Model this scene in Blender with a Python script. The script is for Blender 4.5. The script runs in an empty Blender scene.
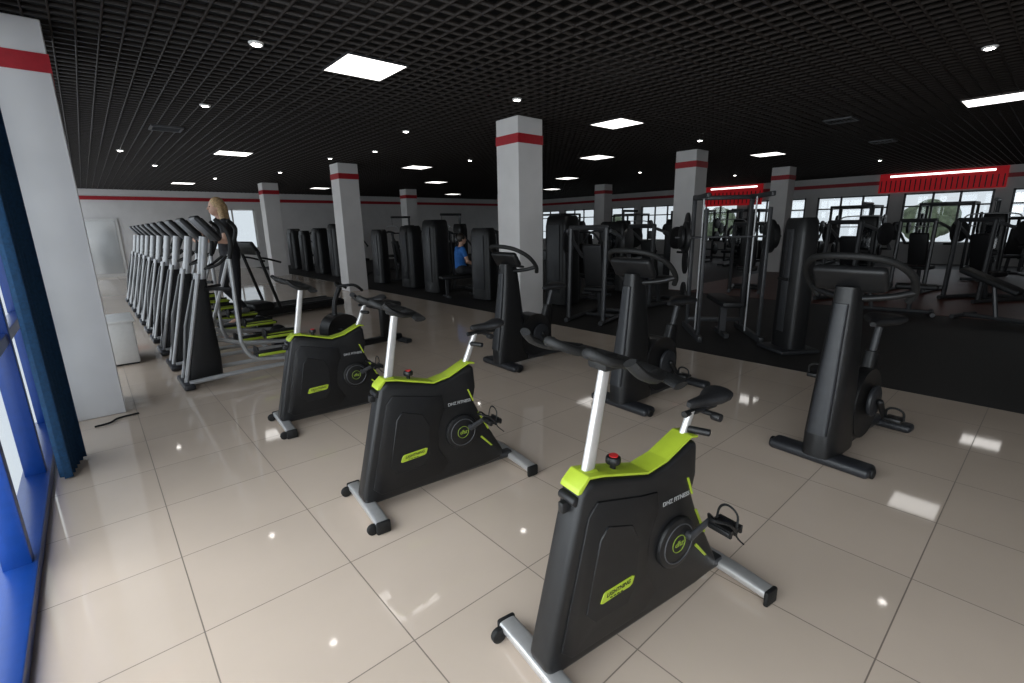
import bpy, bmesh, math, random
from mathutils import Vector, Matrix, Euler
random.seed(4)
C=bpy.context.scene.collection
R=math.radians
CH=1.55; H=3.1; F=478.0
M=Matrix.Rotation(R(-41),3,'Z')@Matrix.Rotation(R(90-13.6),3,'X')@Matrix.Rotation(R(-1.1),3,'Z')
def ray(u,v): return M@Vector(((u-512)/F,(341.5-v)/F,-1))
def gp(u,v,z=0.0):
    d=ray(u,v); t=(z-CH)/d.z; return Vector((d.x*t,d.y*t,z))
def gx(u,v,X):
    d=ray(u,v); t=X/d.x; return Vector((X,d.y*t,CH+d.z*t))
# ---------------------------------------------------------------- materials
def mat(name,col,rough=.5,metal=0,var=.12,scale=25,bump=0,spec=.5,emit=0,coat=0):
    m=bpy.data.materials.new(name); m.use_nodes=True; n=m.node_tree.nodes; l=m.node_tree.links
    p=n['Principled BSDF']; p.inputs['Roughness'].default_value=rough; p.inputs['Metallic'].default_value=metal
    p.inputs['Specular IOR Level'].default_value=spec; p.inputs['Coat Weight'].default_value=coat
    tc=n.new('ShaderNodeTexCoord'); nz=n.new('ShaderNodeTexNoise'); nz.inputs['Scale'].default_value=scale
    l.new(tc.outputs['Object'],nz.inputs['Vector'])
    r=n.new('ShaderNodeValToRGB'); a=[max(0,c*(1-var)) for c in col]; b=[min(1,c*(1+var)) for c in col]
    r.color_ramp.elements[0].color=(*a,1); r.color_ramp.elements[1].color=(*b,1)
    r.color_ramp.elements[0].position=.3; r.color_ramp.elements[1].position=.7
    l.new(nz.outputs['Fac'],r.inputs['Fac']); l.new(r.outputs['Color'],p.inputs['Base Color'])
    if bump:
        bp=n.new('ShaderNodeBump'); bp.inputs['Strength'].default_value=bump; bp.inputs['Distance'].default_value=.01
        l.new(nz.outputs['Fac'],bp.inputs['Height']); l.new(bp.outputs['Normal'],p.inputs['Normal'])
    if emit:
        p.inputs['Emission Color'].default_value=(*col,1); p.inputs['Emission Strength'].default_value=emit
    return m
BLK=mat('black_plastic',(.009,.009,.0095),.4,spec=.35)
BSH=mat('body_black',(.010,.010,.0105),.38,spec=.35)
GRY=mat('charcoal_plastic',(.020,.021,.024),.42,spec=.4)
MGR=mat('mid_grey_paint',(.085,.087,.092),.42,.2)
DGR=mat('dark_grey_paint',(.036,.037,.040),.4,.1)
RUB=mat('rubber',(.008,.008,.008),.6,bump=.2,scale=200,spec=.35)
PAD=mat('black_vinyl',(.010,.010,.011),.5,bump=.1,scale=120,spec=.4)
LIM=mat('lime_plastic',(.35,.45,.03),.42,var=.05)
LIMD=mat('lime_print',(.20,.28,.03),.5,var=.05)
ALU=mat('brushed_aluminium',(.58,.57,.56),.33,.6,var=.05)
SIL=mat('silver_paint',(.42,.425,.43),.36,.3,var=.05)
CHR=mat('chrome',(.7,.7,.7),.15,1,var=.03)
WHT=mat('white_plaster',(.66,.64,.63),.7,var=.04,scale=3,bump=.05)
WPL=mat('white_plastic',(.7,.69,.67),.4,var=.03)
RED=mat('red_paint',(.38,.010,.018),.5,var=.08)
BAN=mat('red_fabric_added_glow',(.42,.010,.016),.6,var=.15,scale=4,emit=.32)  # emission brightens the red, standing in for daylight through the cloth
REDP=mat('red_plastic',(.5,.02,.02),.4)
SLAT=mat('ceiling_slat',(.0165,.0125,.0105),.6,var=.1,spec=.25)
PLEN=mat('black_soffit',(.0010,.0010,.0010),.9)
BLU=mat('blue_frame',(.003,.038,.21),.35,var=.06)
CUR=mat('navy_curtain',(.006,.048,.12),.8,var=.2,scale=60,bump=.2)
LED=mat('led_diffuser',(1,.97,.93),.5,var=0,emit=2.6)
SPOT=mat('spot_lamp',(1,.95,.9),.5,var=0,emit=16)
MATF=mat('rubber_floor',(.023,.0215,.021),.6,var=.35,scale=90,bump=.1,spec=.3)
BRN=mat('brown_floor',(.10,.036,.024),.45,var=.15,scale=6,spec=.35)
PLT=mat('cast_iron',(.018,.018,.019),.45,.3,var=.2)
SKIN=mat('skin',(.55,.33,.24),.55,var=.05)
HAIR=mat('blond_hair',(.46,.31,.16),.5,var=.35,scale=60,bump=.4)
DHAIR=mat('dark_hair',(.02,.014,.01),.5,var=.3,scale=60)
TOPK=mat('black_jersey',(.02,.02,.023),.8)
LEGK=mat('dark_grey_jersey',(.014,.014,.018),.75)
BLUS=mat('blue_jersey',(.02,.13,.42),.8)
SHOE=mat('shoe_fabric',(.12,.12,.12),.6)
LEAF=mat('foliage',(.12,.15,.09),.8,var=.5,scale=3,bump=.8)
SCR=mat('screen_glass',(.012,.014,.017),.12)
MIR=mat('pale_glass',(.62,.63,.63),.08,.45,var=.02)
CON=mat('outside_concrete',(.5,.5,.48),.8)
def glass():
    m=bpy.data.materials.new('window_glass'); m.use_nodes=True; n=m.node_tree.nodes; l=m.node_tree.links
    n.remove(n['Principled BSDF']); t=n.new('ShaderNodeBsdfTransparent'); g=n.new('ShaderNodeBsdfGlossy'); g.inputs['Roughness'].default_value=.02
    t.inputs['Color'].default_value=(.93,.97,1,1)
    x=n.new('ShaderNodeMixShader'); x.inputs[0].default_value=.07
    l.new(t.outputs[0],x.inputs[1]); l.new(g.outputs[0],x.inputs[2]); l.new(x.outputs[0],n['Material Output'].inputs['Surface']); return m
GLS=glass()
def tile():
    m=bpy.data.materials.new('beige_floor_tiles'); m.use_nodes=True; n=m.node_tree.nodes; l=m.node_tree.links
    p=n['Principled BSDF']; tc=n.new('ShaderNodeTexCoord'); mp=n.new('ShaderNodeMapping')
    P=gp(205,632); mp.inputs['Location'].default_value=(-P.x,-P.y,0)
    l.new(tc.outputs['Object'],mp.inputs['Vector'])
    b=n.new('ShaderNodeTexBrick'); b.offset=0; b.inputs['Scale'].default_value=1; b.inputs['Brick Width'].default_value=.6; b.inputs['Row Height'].default_value=.6
    b.inputs['Mortar Size'].default_value=.0026; b.inputs['Mortar Smooth'].default_value=.1
    b.inputs['Color1'].default_value=(.66,.54,.44,1); b.inputs['Color2'].default_value=(.62,.508,.412,1); b.inputs['Mortar'].default_value=(.22,.175,.14,1)
    l.new(mp.outputs[0],b.inputs['Vector'])
    nz=n.new('ShaderNodeTexNoise'); nz.inputs['Scale'].default_value=2.5; nz.inputs['Detail'].default_value=6; l.new(tc.outputs['Object'],nz.inputs['Vector'])
    mx=n.new('ShaderNodeMixRGB'); mx.blend_type='MULTIPLY'; mx.inputs['Fac'].default_value=.12
    l.new(b.outputs['Color'],mx.inputs['Color1']); l.new(nz.outputs['Fac'],mx.inputs['Color2']); l.new(mx.outputs[0],p.inputs['Base Color'])
    rr=n.new('ShaderNodeMath'); rr.operation='MULTIPLY_ADD'; rr.inputs[1].default_value=.5; rr.inputs[2].default_value=.045
    l.new(b.outputs['Fac'],rr.inputs[0]); l.new(rr.outputs[0],p.inputs['Roughness']); p.inputs['Specular IOR Level'].default_value=.7
    return m
TIL=tile()
# ---------------------------------------------------------------- mesh builder
def sm(pts,n=5,closed=False):
    P=[Vector(p) for p in pts]; out=[]; N=len(P)
    rng=range(N) if closed else range(N-1)
    for i in rng:
        if closed: a,b,c,d=P[i-1],P[i],P[(i+1)%N],P[(i+2)%N]
        else: a,b,c,d=P[max(i-1,0)],P[i],P[i+1],P[min(i+2,N-1)]
        for k in range(n):
            t=k/n; out.append(.5*((2*b)+(c-a)*t+(2*a-5*b+4*c-d)*t*t+(3*b-a-3*c+d)*t**3))
    if not closed: out.append(P[-1])
    return out
class MB:
    def __init__(s): s.bm=bmesh.new()
    def merge(s,b,Mx=None):
        if Mx is not None: b.transform(Mx)
        me=bpy.data.meshes.new('t'); b.to_mesh(me); b.free(); s.bm.from_mesh(me); bpy.data.meshes.remove(me); return s
    def box(s,c,d,rot=(0,0,0),bev=0,seg=2):
        b=bmesh.new(); bmesh.ops.create_cube(b,size=1); bmesh.ops.scale(b,vec=d,verts=b.verts)
        if bev: bmesh.ops.bevel(b,geom=b.edges[:],offset=min(bev,min(d)*.49),segments=seg,affect='EDGES',profile=.5)
        return s.merge(b,Matrix.Translation(c)@Euler(rot).to_matrix().to_4x4())
    def prism(s,pts,w,y=0,bev=0,seg=2):
        b=bmesh.new(); vs=[b.verts.new((p[0],y-w/2,p[1])) for p in pts]; f=b.faces.new(vs)
        r=bmesh.ops.extrude_face_region(b,geom=[f]); bmesh.ops.translate(b,vec=(0,w,0),verts=[v for v in r['geom'] if isinstance(v,bmesh.types.BMVert)])
        bmesh.ops.recalc_face_normals(b,faces=b.faces[:])
        if bev: bmesh.ops.bevel(b,geom=b.edges[:],offset=bev,segments=seg,affect='EDGES',profile=.5)
        return s.merge(b)
    def rings(s,rings,cap=True,closed=False):
        bm=s.bm; V=[[bm.verts.new(p) for p in r] for r in rings]; n=len(V[0]); fs=[]
        m=len(V)
        for i in range(m if closed else m-1):
            a,b=V[i],V[(i+1)%m]
            for j in range(n): fs.append(bm.faces.new((a[j],a[(j+1)%n],b[(j+1)%n],b[j])))
        if cap and not closed: fs.append(bm.faces.new(V[0][::-1])); fs.append(bm.faces.new(V[-1]))
        bmesh.ops.recalc_face_normals(bm,faces=fs); return s
    def tube(s,pts,r,seg=10,closed=False,flat=1):
        P=[Vector(p) for p in pts]; N=len(P); rad=r if isinstance(r,(list,tuple)) else [r]*N
        if len(rad)!=N: rad=[rad[0]+(rad[-1]-rad[0])*i/(N-1) for i in range(N)]
        rg=[]; up=None
        for i in range(N):
            if closed: t=P[(i+1)%N]-P[i-1]
            else: t=P[min(i+1,N-1)]-P[max(i-1,0)]
            t.normalize()
            if up is None:
                up=Vector((0,0,1)) if abs(t.z)<.9 else Vector((1,0,0))
            a=t.cross(up); 
            if a.length<1e-4: a=t.cross(Vector((0,1,0)))
            a.normalize(); b=a.cross(t).normalized(); up=b
            rg.append([P[i]+(a*math.cos(k*2*math.pi/seg)+b*flat*math.sin(k*2*math.pi/seg))*rad[i] for k in range(seg)])
        return s.rings(rg,closed=closed)
    def loft(s,secs,n=24,pw=2.6):
        rg=[]
        for c,a,b in secs:
            c,a,b=Vector(c),Vector(a),Vector(b); r=[]
            for k in range(n):
                t=k*2*math.pi/n; ct,st=math.cos(t),math.sin(t)
                r.append(c+a*math.copysign(abs(ct)**(2/pw),ct)+b*math.copysign(abs(st)**(2/pw),st))
            rg.append(r)
        return s.rings(rg)
    def cyl(s,a,b,r,seg=24,bev=0):
        a,b=Vector(a),Vector(b)
        if bev:
            d=(b-a).normalized()*bev; return s.tube([a,a+d*.3,a+d,b-d,b-d*.3,b],[r-bev,r-bev*.3,r,r,r-bev*.3,r-bev],seg)
        return s.tube([a,b],r,seg)
    def ell(s,c,r,rot=(0,0,0),seg=20):
        b=bmesh.new(); bmesh.ops.create_uvsphere(b,u_segments=seg,v_segments=seg//2+2,radius=1); bmesh.ops.scale(b,vec=r,verts=b.verts)
        return s.merge(b,Matrix.Translation(c)@Euler(rot).to_matrix().to_4x4())
    def limb(s,a,b,ra,rb):
        s.tube([a,b],[ra,rb],14); s.ell(a,(ra,)*3,seg=12); s.ell(b,(rb,)*3,seg=12); return s
    def build(s,name,m,parent=None,label=None,ang=.65):
        for f in s.bm.faces: f.smooth=True
        for e in s.bm.edges:
            if e.calc_face_angle(0)>ang: e.smooth=False
        me=bpy.data.meshes.new(name); s.bm.to_mesh(me); s.bm.free()
        o=bpy.data.objects.new(name,me); C.objects.link(o); me.materials.append(m)
        if parent is not None: o.parent=parent
        if label: o['label']=label
        return o
def thing(name,label,cat,loc=(0,0,0),rz=0,group=None):
    o=bpy.data.objects.new(name,None); o.empty_display_size=.1; C.objects.link(o); o.location=loc; o.rotation_euler=(0,0,rz); o['label']=label; o['category']=cat
    if group:o['group']=group
    return o
def tag(o,label,cat,group=None,loc=None,rz=0):
    o['label']=label;o['category']=cat
    if group:o['group']=group
    if loc is not None: o.location=loc; o.rotation_euler=(0,0,rz)
    return o
def struct(o): o['kind']='structure'; return o
def dup(root,loc,rz,label):
    r=root.copy(); C.objects.link(r); r.location=loc; r.rotation_euler=(0,0,rz); r['label']=label
    for ch in list(root.children):
        c=ch.copy(); C.objects.link(c); c.parent=r
        for g in list(ch.children):
            d=g.copy(); C.objects.link(d); d.parent=c
    return r
def text(txt,size,name,m,parent,Mx,ext=.0006,shear=0):
    cu=bpy.data.curves.new('t','FONT'); cu.body=txt; cu.size=size; cu.align_x='CENTER'; cu.align_y='CENTER'; cu.extrude=ext; cu.shear=shear; cu.offset=size*.015
    o=bpy.data.objects.new('t',cu); C.objects.link(o); bpy.context.view_layer.update()
    me=bpy.data.meshes.new_from_object(o.evaluated_get(bpy.context.evaluated_depsgraph_get())); bpy.data.objects.remove(o)
    me.transform(Mx); me.materials.clear(); me.materials.append(m); q=bpy.data.objects.new(name,me); C.objects.link(q); q.parent=parent; return q
def side(x,z,y,tilt=0): # text lying on a face looking toward -y
    return Matrix.Translation((x,y,z))@Matrix.Rotation(tilt,4,'Y')@Matrix.Rotation(R(90),4,'X')
# ---------------------------------------------------------------- room
XW=-.45; XR=22.0; Y0=-4.0; Y1=23.2; PZ=3.75
struct(MB().box(((XW+5.45)/2,(Y0+Y1)/2,-.05),(5.45-XW+.0,Y1-Y0,.1)).build('floor',TIL))
struct(MB().box(((XR+5.45)/2,(Y0+Y1)/2,-.048),(XR-5.45,Y1-Y0,.1)).build('floor_rubber',MATF))
struct(MB().box((15.0,1.6,.004),(9.5,9.0,.006)).build('floor_platform',BRN))
struct(MB().box(((XW+XR)/2,(Y0+Y1)/2,PZ+.05),(XR-XW+.6,Y1-Y0+.6,.1)).build('ceiling',PLEN))
g=MB(); cell=.145
def fastbox(bm,x0,x1,y0,y1,z0,z1):
    v=[bm.verts.new(p) for p in ((x0,y0,z0),(x1,y0,z0),(x1,y1,z0),(x0,y1,z0),(x0,y0,z1),(x1,y0,z1),(x1,y1,z1),(x0,y1,z1))]
    for f in ((0,3,2,1),(4,5,6,7),(0,1,5,4),(1,2,6,5),(2,3,7,6),(3,0,4,7)): bm.faces.new([v[i] for i in f])
x=XW+.1
while x<XR: fastbox(g.bm,x-.007,x+.007,Y0,Y1,H,H+.03); x+=cell
y=Y0+.1
while y<Y1: fastbox(g.bm,XW,XR,y-.007,y+.007,H+.0005,H+.03); y+=cell
struct(g.build('ceiling_grid',SLAT))
w=MB(); WX0,WX1=4.0,5.7
w.box(((XW-.2+WX0)/2,Y1+.1,PZ/2),(WX0-XW+.2,.2,PZ)).box(((XR+.2+WX1)/2,Y1+.1,PZ/2),(XR+.2-WX1,.2,PZ)).box(((WX0+WX1)/2,Y1+.1,.4),(WX1-WX0,.2,.8)).box(((WX0+WX1)/2,Y1+.1,(2.45+PZ)/2),(WX1-WX0,.2,PZ-2.45))
struct(w.build('wall_end',WHT))
f=MB()
for q in (WX0+.03,(WX0+WX1)/2,WX1-.03): f.box((q,Y1+.08,1.625),(.06,.06,1.65))
for q in (.83,2.42): f.box(((WX0+WX1)/2,Y1+.08,q),(WX1-WX0,.06,.05))
f=struct(f.build('window_3',WPL)); MB().box(((WX0+WX1)/2,Y1+.08,1.625),(WX1-WX0,.01,1.65)).build('glass_pane',GLS,f)
struct(MB().box(((XW+XR)/2,Y1-.01,2.8),(XR-XW,.02,.13)).build('trim_1',RED))
struct(MB().box(((XW+XR)/2,Y0-.1,PZ/2),(XR-XW+.4,.2,PZ)).build('wall_back',WHT))
# right wall with window openings
w=MB(); wins=[]; ZA,ZB=.68,2.40
yy=Y0+.4
w.box((XR+.1,(Y0+Y1)/2,ZA/2),(.2,Y1-Y0,ZA)); w.box((XR+.1,(Y0+Y1)/2,(ZB+PZ)/2),(.2,Y1-Y0,PZ-ZB))
last=Y0
while yy+2.3<Y1:
    w.box((XR+.1,(last+yy)/2,(ZA+ZB)/2),(.2,yy-last,ZB-ZA)); wins.append((yy,yy+2.3)); last=yy+2.3; yy=last+.4
w.box((XR+.1,(last+Y1)/2,(ZA+ZB)/2),(.2,Y1-last,ZB-ZA))
struct(w.build('wall_right',WHT))
struct(MB().box((XR-.01,(Y0+Y1)/2,2.8),(.02,Y1-Y0,.13)).build('trim_2',RED))
for i,(a,b) in enumerate(wins):
    f=MB()
    for q in (a+.03,a+.8,b-.8,b-.03): f.box((XR+.06,q,(ZA+ZB)/2),(.06,.06,ZB-ZA))
    for q in (ZA+.03,1.95,ZB-.03): f.box((XR+.06,(a+b)/2,q),(.06,b-a,.05))
    f=struct(f.build('window_%d'%(i+10),MGR)); gg=MB().box((XR+.06,(a+b)/2,(ZA+ZB)/2),(.01,b-a,ZB-ZA)).build('glass_pane',GLS,f)
# left curtain walling
def left_win(n,a,b,step):
    f=MB(); q=b
    f.box((XW-.03,(a+b)/2,.035),(.14,b-a,.07),bev=.008); f.box((XW-.03,(a+b)/2,H-.05),(.1,b-a,.1)); 
    for z in (.95,2.25): f.box((XW-.03,(a+b)/2,z),(.08,b-a,.07),bev=.006)
    q=b-.035
    while q>a: f.box((XW-.03,q,H/2),(.1,.07,H),bev=.006); q-=step
    o=struct(f.build('window_%d'%n,BLU)); MB().box((XW-.05,(a+b)/2,H/2),(.008,b-a,H-.1)).build('glass_pane',GLS,o)
    struct(MB().box((XW-.05,(a+b)/2,(H+PZ)/2),(.1,b-a,PZ-H)).build('wall_left_%d'%n,PLEN))
left_win(1,Y0,5.3,1.15); left_win(2,5.85,Y1,1.45)
# columns
def column(name,x,y,s=.5,sx=None):
    sx=sx or s
    o=struct(MB().box((x,y,H/2),(sx,s,H),bev=.006,seg=1).build(name,WHT))
    MB().box((x,y,2.80),(sx+.012,s+.012,.13)).build('red_band',RED,o)
    return o
column('wall_left_pillar',-.21,5.56,.54,.48)
kn=1
for (x,y) in ((5.25,5.78),(5.12,12.1),(5.0,18.2),(10.6,5.9),(10.7,12.0),(10.5,18.5),(16.2,6.0),(16.2,12.8),(16.2,19)):
    column('wall_column_%d'%kn,x,y); kn+=1
# end door
d=struct(MB().box((.42,Y1-.03,1.04),(1.25,.06,2.08)).build('door_1',WPL)); MB().box((.42,Y1-.07,1.05),(1.08,.02,1.9)).build('door_panel',MIR,d)
# outside ground
struct(MB().box((XR+15,(Y0+Y1)/2,-.4),(29.6,60,.2)).build('ground_outside',CON))
for i,(y,h) in enumerate(((-1,2.0),(3.4,2.4),(11,2.4),(17,2.2))):
    t=thing('tree',['bushy green tree farthest right outside the windows','tall green tree outside the windows right of the red banner','tree outside behind the rear columns','leafy tree outside at the far end of the windows'][i],'tree',(XR+14,y*1.6,-.3))
    MB().tube([(0,0,0),(.05,0,1.2)],[.12,.08]).build('trunk',DHAIR,t)
    cr=MB()
    for k in range(14):
        a=random.random()*6.28; rr=random.random()*.9; cr.ell((rr*math.cos(a),rr*math.sin(a),1.2+random.random()*(h-1.4)),(.5+random.random()*.3,)*3,seg=10)
    cr.build('foliage',LEAF,t)
# curtain
cv=MB(); pts=[]; n=90
for i in range(n+1):
    t=i/n; base=Vector((-.35+.08*t,4.02+.40*t,0)); off=.036*math.sin(t*6*2*math.pi)+.005*math.sin(t*31)
    pts.append((base.x+off*.95,base.y-off*.3+.010*math.sin(t*40)))
vs=[[cv.bm.verts.new((px,py,z)) for px,py in pts] for z in (.015,.8,1.6,2.4,3.02)]
for j in range(4):
    for i in range(n): cv.bm.faces.new((vs[j][i],vs[j][i+1],vs[j+1][i+1],vs[j+1][i]))
cu=tag(cv.build('curtain',CUR,ang=3),'navy blue floor length curtain gathered beside the white pillar','curtain')
tag(MB().box((-.27,2.0,3.06),(.05,6.3,.08)).build('curtain_rail',WPL),'ceiling mounted curtain rail above the blue window frames','curtain rail')
# ---------------------------------------------------------------- ceiling fixtures
PL=[((365,67),'largest bright square ceiling panel, above and left of the nearest column'),
((617,123),'square ceiling panel just right of the nearest white column top'),
((597,157),'ceiling panel behind the nearest column, below the panel beside its top'),
((233,153),'ceiling panel above the blond person on the left'),
((183,183),'small ceiling panel above the elliptical row, farthest left'),
((417,167),'ceiling panel between the nearest column and the second column'),
((436,182),'ceiling panel just beyond the one between the two front columns'),
((768,154),'ceiling panel above the right middle columns'),
((995,99),'bright ceiling panel cut by the right edge of the photo'),
((567,178),'small far ceiling panel right of the nearest column'),
((320,188),'far ceiling panel left of the second column'),
((453,194),'farthest tiny ceiling panel left of the nearest column'),
((552,189),'tiny far ceiling panel low beside the nearest column')]
led=None
for (u,v),lb in PL:
    p=gp(u,v,H)
    if led is None:
        led=thing('ceiling_light',lb,'ceiling light',(p.x,p.y,H),0,'square ceiling panel lights')
        f=MB()
        for a in (-1,1): f.box((a*.305,0,-.008),(.012,.62,.016)); f.box((0,a*.305,-.008),(.62,.012,.016))
        f.build('frame',DGR,led); MB().box((0,0,-.008),(.6,.6,.01)).build('diffuser',LED,led)
    else: dup(led,(p.x,p.y,H),0,lb)
p=gp(980,443)*(1+H/CH); dup(led,(p.x,p.y,H),0,'ceiling panel just past the right edge, mirrored in the floor tiles')
SP=[((256,43),'round downlight nearest the camera, left of the largest panel'),((205,105),'round downlight on the left between the large panel and the wall'),((517,99),'round downlight directly above the nearest column top'),((990,47),'round downlight in the upper right corner of the photo'),((406,131),'round downlight left of the nearest column'),((330,158),'small downlight above the second column'),((155,165),'small downlight above the elliptical row'),((640,172),'small downlight left of the right middle column'),((120,150),'small downlight close to the left windows'),((280,172),'small downlight left of the second column'),((375,151),'small downlight just right of the second column top'),((470,160),'small downlight left of the nearest column, halfway down its band'),((700,140),'small downlight above the right middle column'),((880,160),'small downlight above the long red banner'),((735,175),'tiny downlight above the smaller red banner'),((215,178),'tiny downlight above the window at the far left'),((500,180),'tiny downlight behind the nearest column')]
sp=None
for (u,v),lb in SP:
    p=gp(u,v,H)
    if sp is None:
        sp=thing('downlight',lb,'downlight',(p.x,p.y,H),0,'round ceiling downlights')
        MB().tube([(0,0,0),(0,0,-.016)],[.062,.054],24).build('trim_ring',WPL,sp); MB().ell((0,0,-.016),(.040,.040,.009)).build('lamp',SPOT,sp)
    else: dup(sp,(p.x,p.y,H),0,lb)
vt=None
for (u,v),lb in (((841,120),'grey square air vent in the ceiling, right of the downlights'),((883,141),'grey air vent farther back beside the other ceiling vent'),((166,128),'pale square air vent in the ceiling above the ellipticals')):
    p=gp(u,v,H)
    if vt is None:
        vt=thing('ceiling_vent',lb,'air vent',(p.x,p.y,H),0,'square ceiling vents'); f=MB()
        for a in (-1,1): f.box((a*.19,0,-.01),(.03,.41,.02)); f.box((0,a*.19,-.01),(.41,.03,.02))
        f.build('frame',MGR,vt); q=MB()
        for k in range(6): q.box((0,-.14+k*.056,-.01),(.36,.03,.006),rot=(.5,0,0))
        q.build('louvre',MGR,vt)
    else: dup(vt,(p.x,p.y,H),0,lb)
# ---------------------------------------------------------------- spin bike
CX=.06; RX=.45
def spin_bike(label):
    r=thing('spin_bike',label,'exercise bike',(0,0,0),0,'lime and black spin bikes in the front row')
    for x,nm in ((-.53,'front_stabilizer'),(RX,'rear_stabilizer')):
        b=MB().loft([((x,-.245,.05),(.036,0,0),(0,0,.018)),((x,-.1,.056),(.036,0,0),(0,0,.022)),((x,.1,.056),(.036,0,0),(0,0,.022)),((x,.245,.05),(.036,0,0),(0,0,.018))],20,4).build(nm,ALU,r,'brushed silver foot bar')
        for sgn in (-1,1):
            MB().box((x,sgn*.25,.036),(.078,.022,.07),bev=.01).build('end_cap',RUB,b)
            if x<0: MB().cyl((x-.05,sgn*.215,.030),(x-.05,sgn*.24,.030),.030,bev=.006).build('wheel',RUB,b)
    MB().box((-.04,0,.07),(.98,.06,.045),bev=.012).build('base_rail',DGR,r)
    MB().prism([(-.565,.10),(-.42,.71),(-.375,.745),(-.32,.735),(-.10,.675),(.0,.69),(.13,.745),(.165,.735),(.175,.60),(.155,.52),(.20,.42),(.285,.27),(.365,.13),(.35,.08),(.22,.065),(-.50,.055),(-.55,.07)],.108,bev=.020,seg=3).build('body',BSH,r)
    MB().prism([(-.432,.708),(-.425,.725),(-.385,.760),(-.32,.748),(-.10,.688),(.0,.705),(.135,.764),(.175,.756),(.176,.745),(.135,.753),(.002,.694),(-.10,.677),(-.32,.737),(-.38,.747),(-.414,.706)],.092,bev=.004).build('top_cover',LIM,r,'lime green top cover')
    W2=.054
    for sy in (-1,1):
        MB().prism([(-.505,.15),(-.395,.62),(-.355,.665),(-.15,.615),(-.06,.60),(-.05,.52),(-.095,.42),(-.10,.28),(-.04,.17),(-.10,.11),(-.46,.105)],.010,y=sy*(W2+.003),bev=.004,seg=2).build('side_panel',BLK,r)
        MB().prism([(-.40,.25),(-.345,.52),(-.31,.56),(-.19,.52),(-.15,.44),(-.16,.26),(-.20,.20),(-.36,.20)],.008,y=sy*(W2+.0085),bev=.003,seg=1).build('inset_panel',BSH,r)
        MB().prism([(.11,.60),(.145,.52),(.153,.52),(.120,.60)],.004,y=sy*(W2+.001)).build('stripe',LIM,r)
        MB().prism([(.175,.44),(.245,.31),(.256,.31),(.186,.44)],.004,y=sy*(W2+.001)).build('stripe',LIM,r)
        MB().prism([(.19,.27),(.265,.19),(.278,.19),(.202,.275)],.004,y=sy*(W2+.001)).build('stripe',LIM,r)
        MB().cyl((CX,sy*.05,.345),(CX,sy*.076,.345),.108,36,bev=.012).build('crank_cover',BLK,r)
        MB().tube([(CX+.082*math.cos(a*math.pi/16),sy*.077,.345+.082*math.sin(a*math.pi/16)) for a in range(32)],.0025,6,closed=True).build('cover_ring',MGR,r)
        MB().tube([(CX+.036*math.cos(a*math.pi/16),sy*.077,.345+.036*math.sin(a*math.pi/16)) for a in range(32)],.0018,6,closed=True).build('logo_ring',LIMD,r)
        bd=MB().prism([(-.340,.268),(-.326,.301),(-.318,.306),(-.185,.312),(-.172,.306),(-.183,.278),(-.195,.271),(-.33,.263)],.004,y=sy*(W2+.0135),bev=.0015,seg=1).build('badge',LIM,r,'small lime badge with slanted black lettering')
        yb=-(W2+.016)
        Mx=side(-.255,.2915,yb,R(-3)); 
        if sy>0: Mx=Matrix.Rotation(math.pi,4,'Z')@side(.255,.2915,yb,R(3))
        text('LIGHTNING',.022,'badge_lettering',BLK,bd,Mx,shear=.35)
        for k in range(4): MB().box((-.29+k*.017,-sy*yb,.2745),(.011,.002,.004)).build('badge_mark',BLK,bd)
        yb=-(W2+.001)
        Mx=side(.055,.53,yb,0)
        if sy>0: Mx=Matrix.Rotation(math.pi,4,'Z')@side(-.055,.53,yb,0)
        text('DHZ FITNESS',.026,'maker_lettering',SIL,r,Mx)
        Mx=side(CX,.345,-.0775,0)
        if sy>0: Mx=Matrix.Rotation(math.pi,4,'Z')@side(-CX,.345,-.0775,0)
        text('dhz',.034,'cover_logo',LIMD,r,Mx,shear=.3)
        a=R(25)+(0 if sy<0 else math.pi); ex=CX+.165*math.cos(a); ez=.345+.165*math.sin(a)
        MB().loft([((CX+.05*math.cos(a),sy*.094,.345+.05*math.sin(a)),(0,.009,0),(-.018*math.sin(a),0,.018*math.cos(a))),((ex,sy*.107,ez),(0,.008,0),(-.013*math.sin(a),0,.013*math.cos(a)))],16).cyl((CX+.055*math.cos(a),sy*.072,.345+.055*math.sin(a)),(CX+.055*math.cos(a),sy*.102,.345+.055*math.sin(a)),.017,16,bev=.003).build('crank',DGR,r)
        p=MB().box((ex,sy*.167,ez),(.09,.09,.02),bev=.006)
        for k in (-1,0,1): p.box((ex+k*.032,sy*.167,ez),(.012,.095,.03))
        p=p.build('pedal',BLK,r)
        MB().tube(sm([(ex+.0,sy*.122,ez),(ex-.05,sy*.127,ez+.05),(ex-.09,sy*.167,ez+.06),(ex-.05,sy*.210,ez+.05),(ex,sy*.214,ez)]),.006,6).build('toe_cage',BLK,p)
        MB().tube(sm([(ex,sy*.127,ez-.01),(ex+.01,sy*.132,ez+.06),(ex+.01,sy*.167,ez+.085),(ex+.01,sy*.207,ez+.06),(ex,sy*.212,ez-.01),(ex+.05,sy*.217,ez-.07)]),.005,6,flat=.6).build('strap',RUB,p)
    MB().loft([((-.36,0,.70),(.024,0,-.004),(0,.015,0)),((-.285,0,1.10),(.019,0,-.004),(0,.013,0))],20,3.2).build('handlebar_post',ALU,r,'brushed silver handlebar post')
    MB().box((-.355,0,.748),(.07,.048,.022),bev=.01).build('post_collar',LIM,r)
    k=MB().cyl((-.235,0,.69),(-.233,0,.745),.011,12).cyl((-.233,0,.742),(-.231,0,.770),.027,20,bev=.008).build('resistance_knob',BLK,r)
    MB().cyl((-.231,0,.769),(-.231,0,.774),.016,20).build('knob_cap',REDP,k,'red knob cap')
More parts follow.
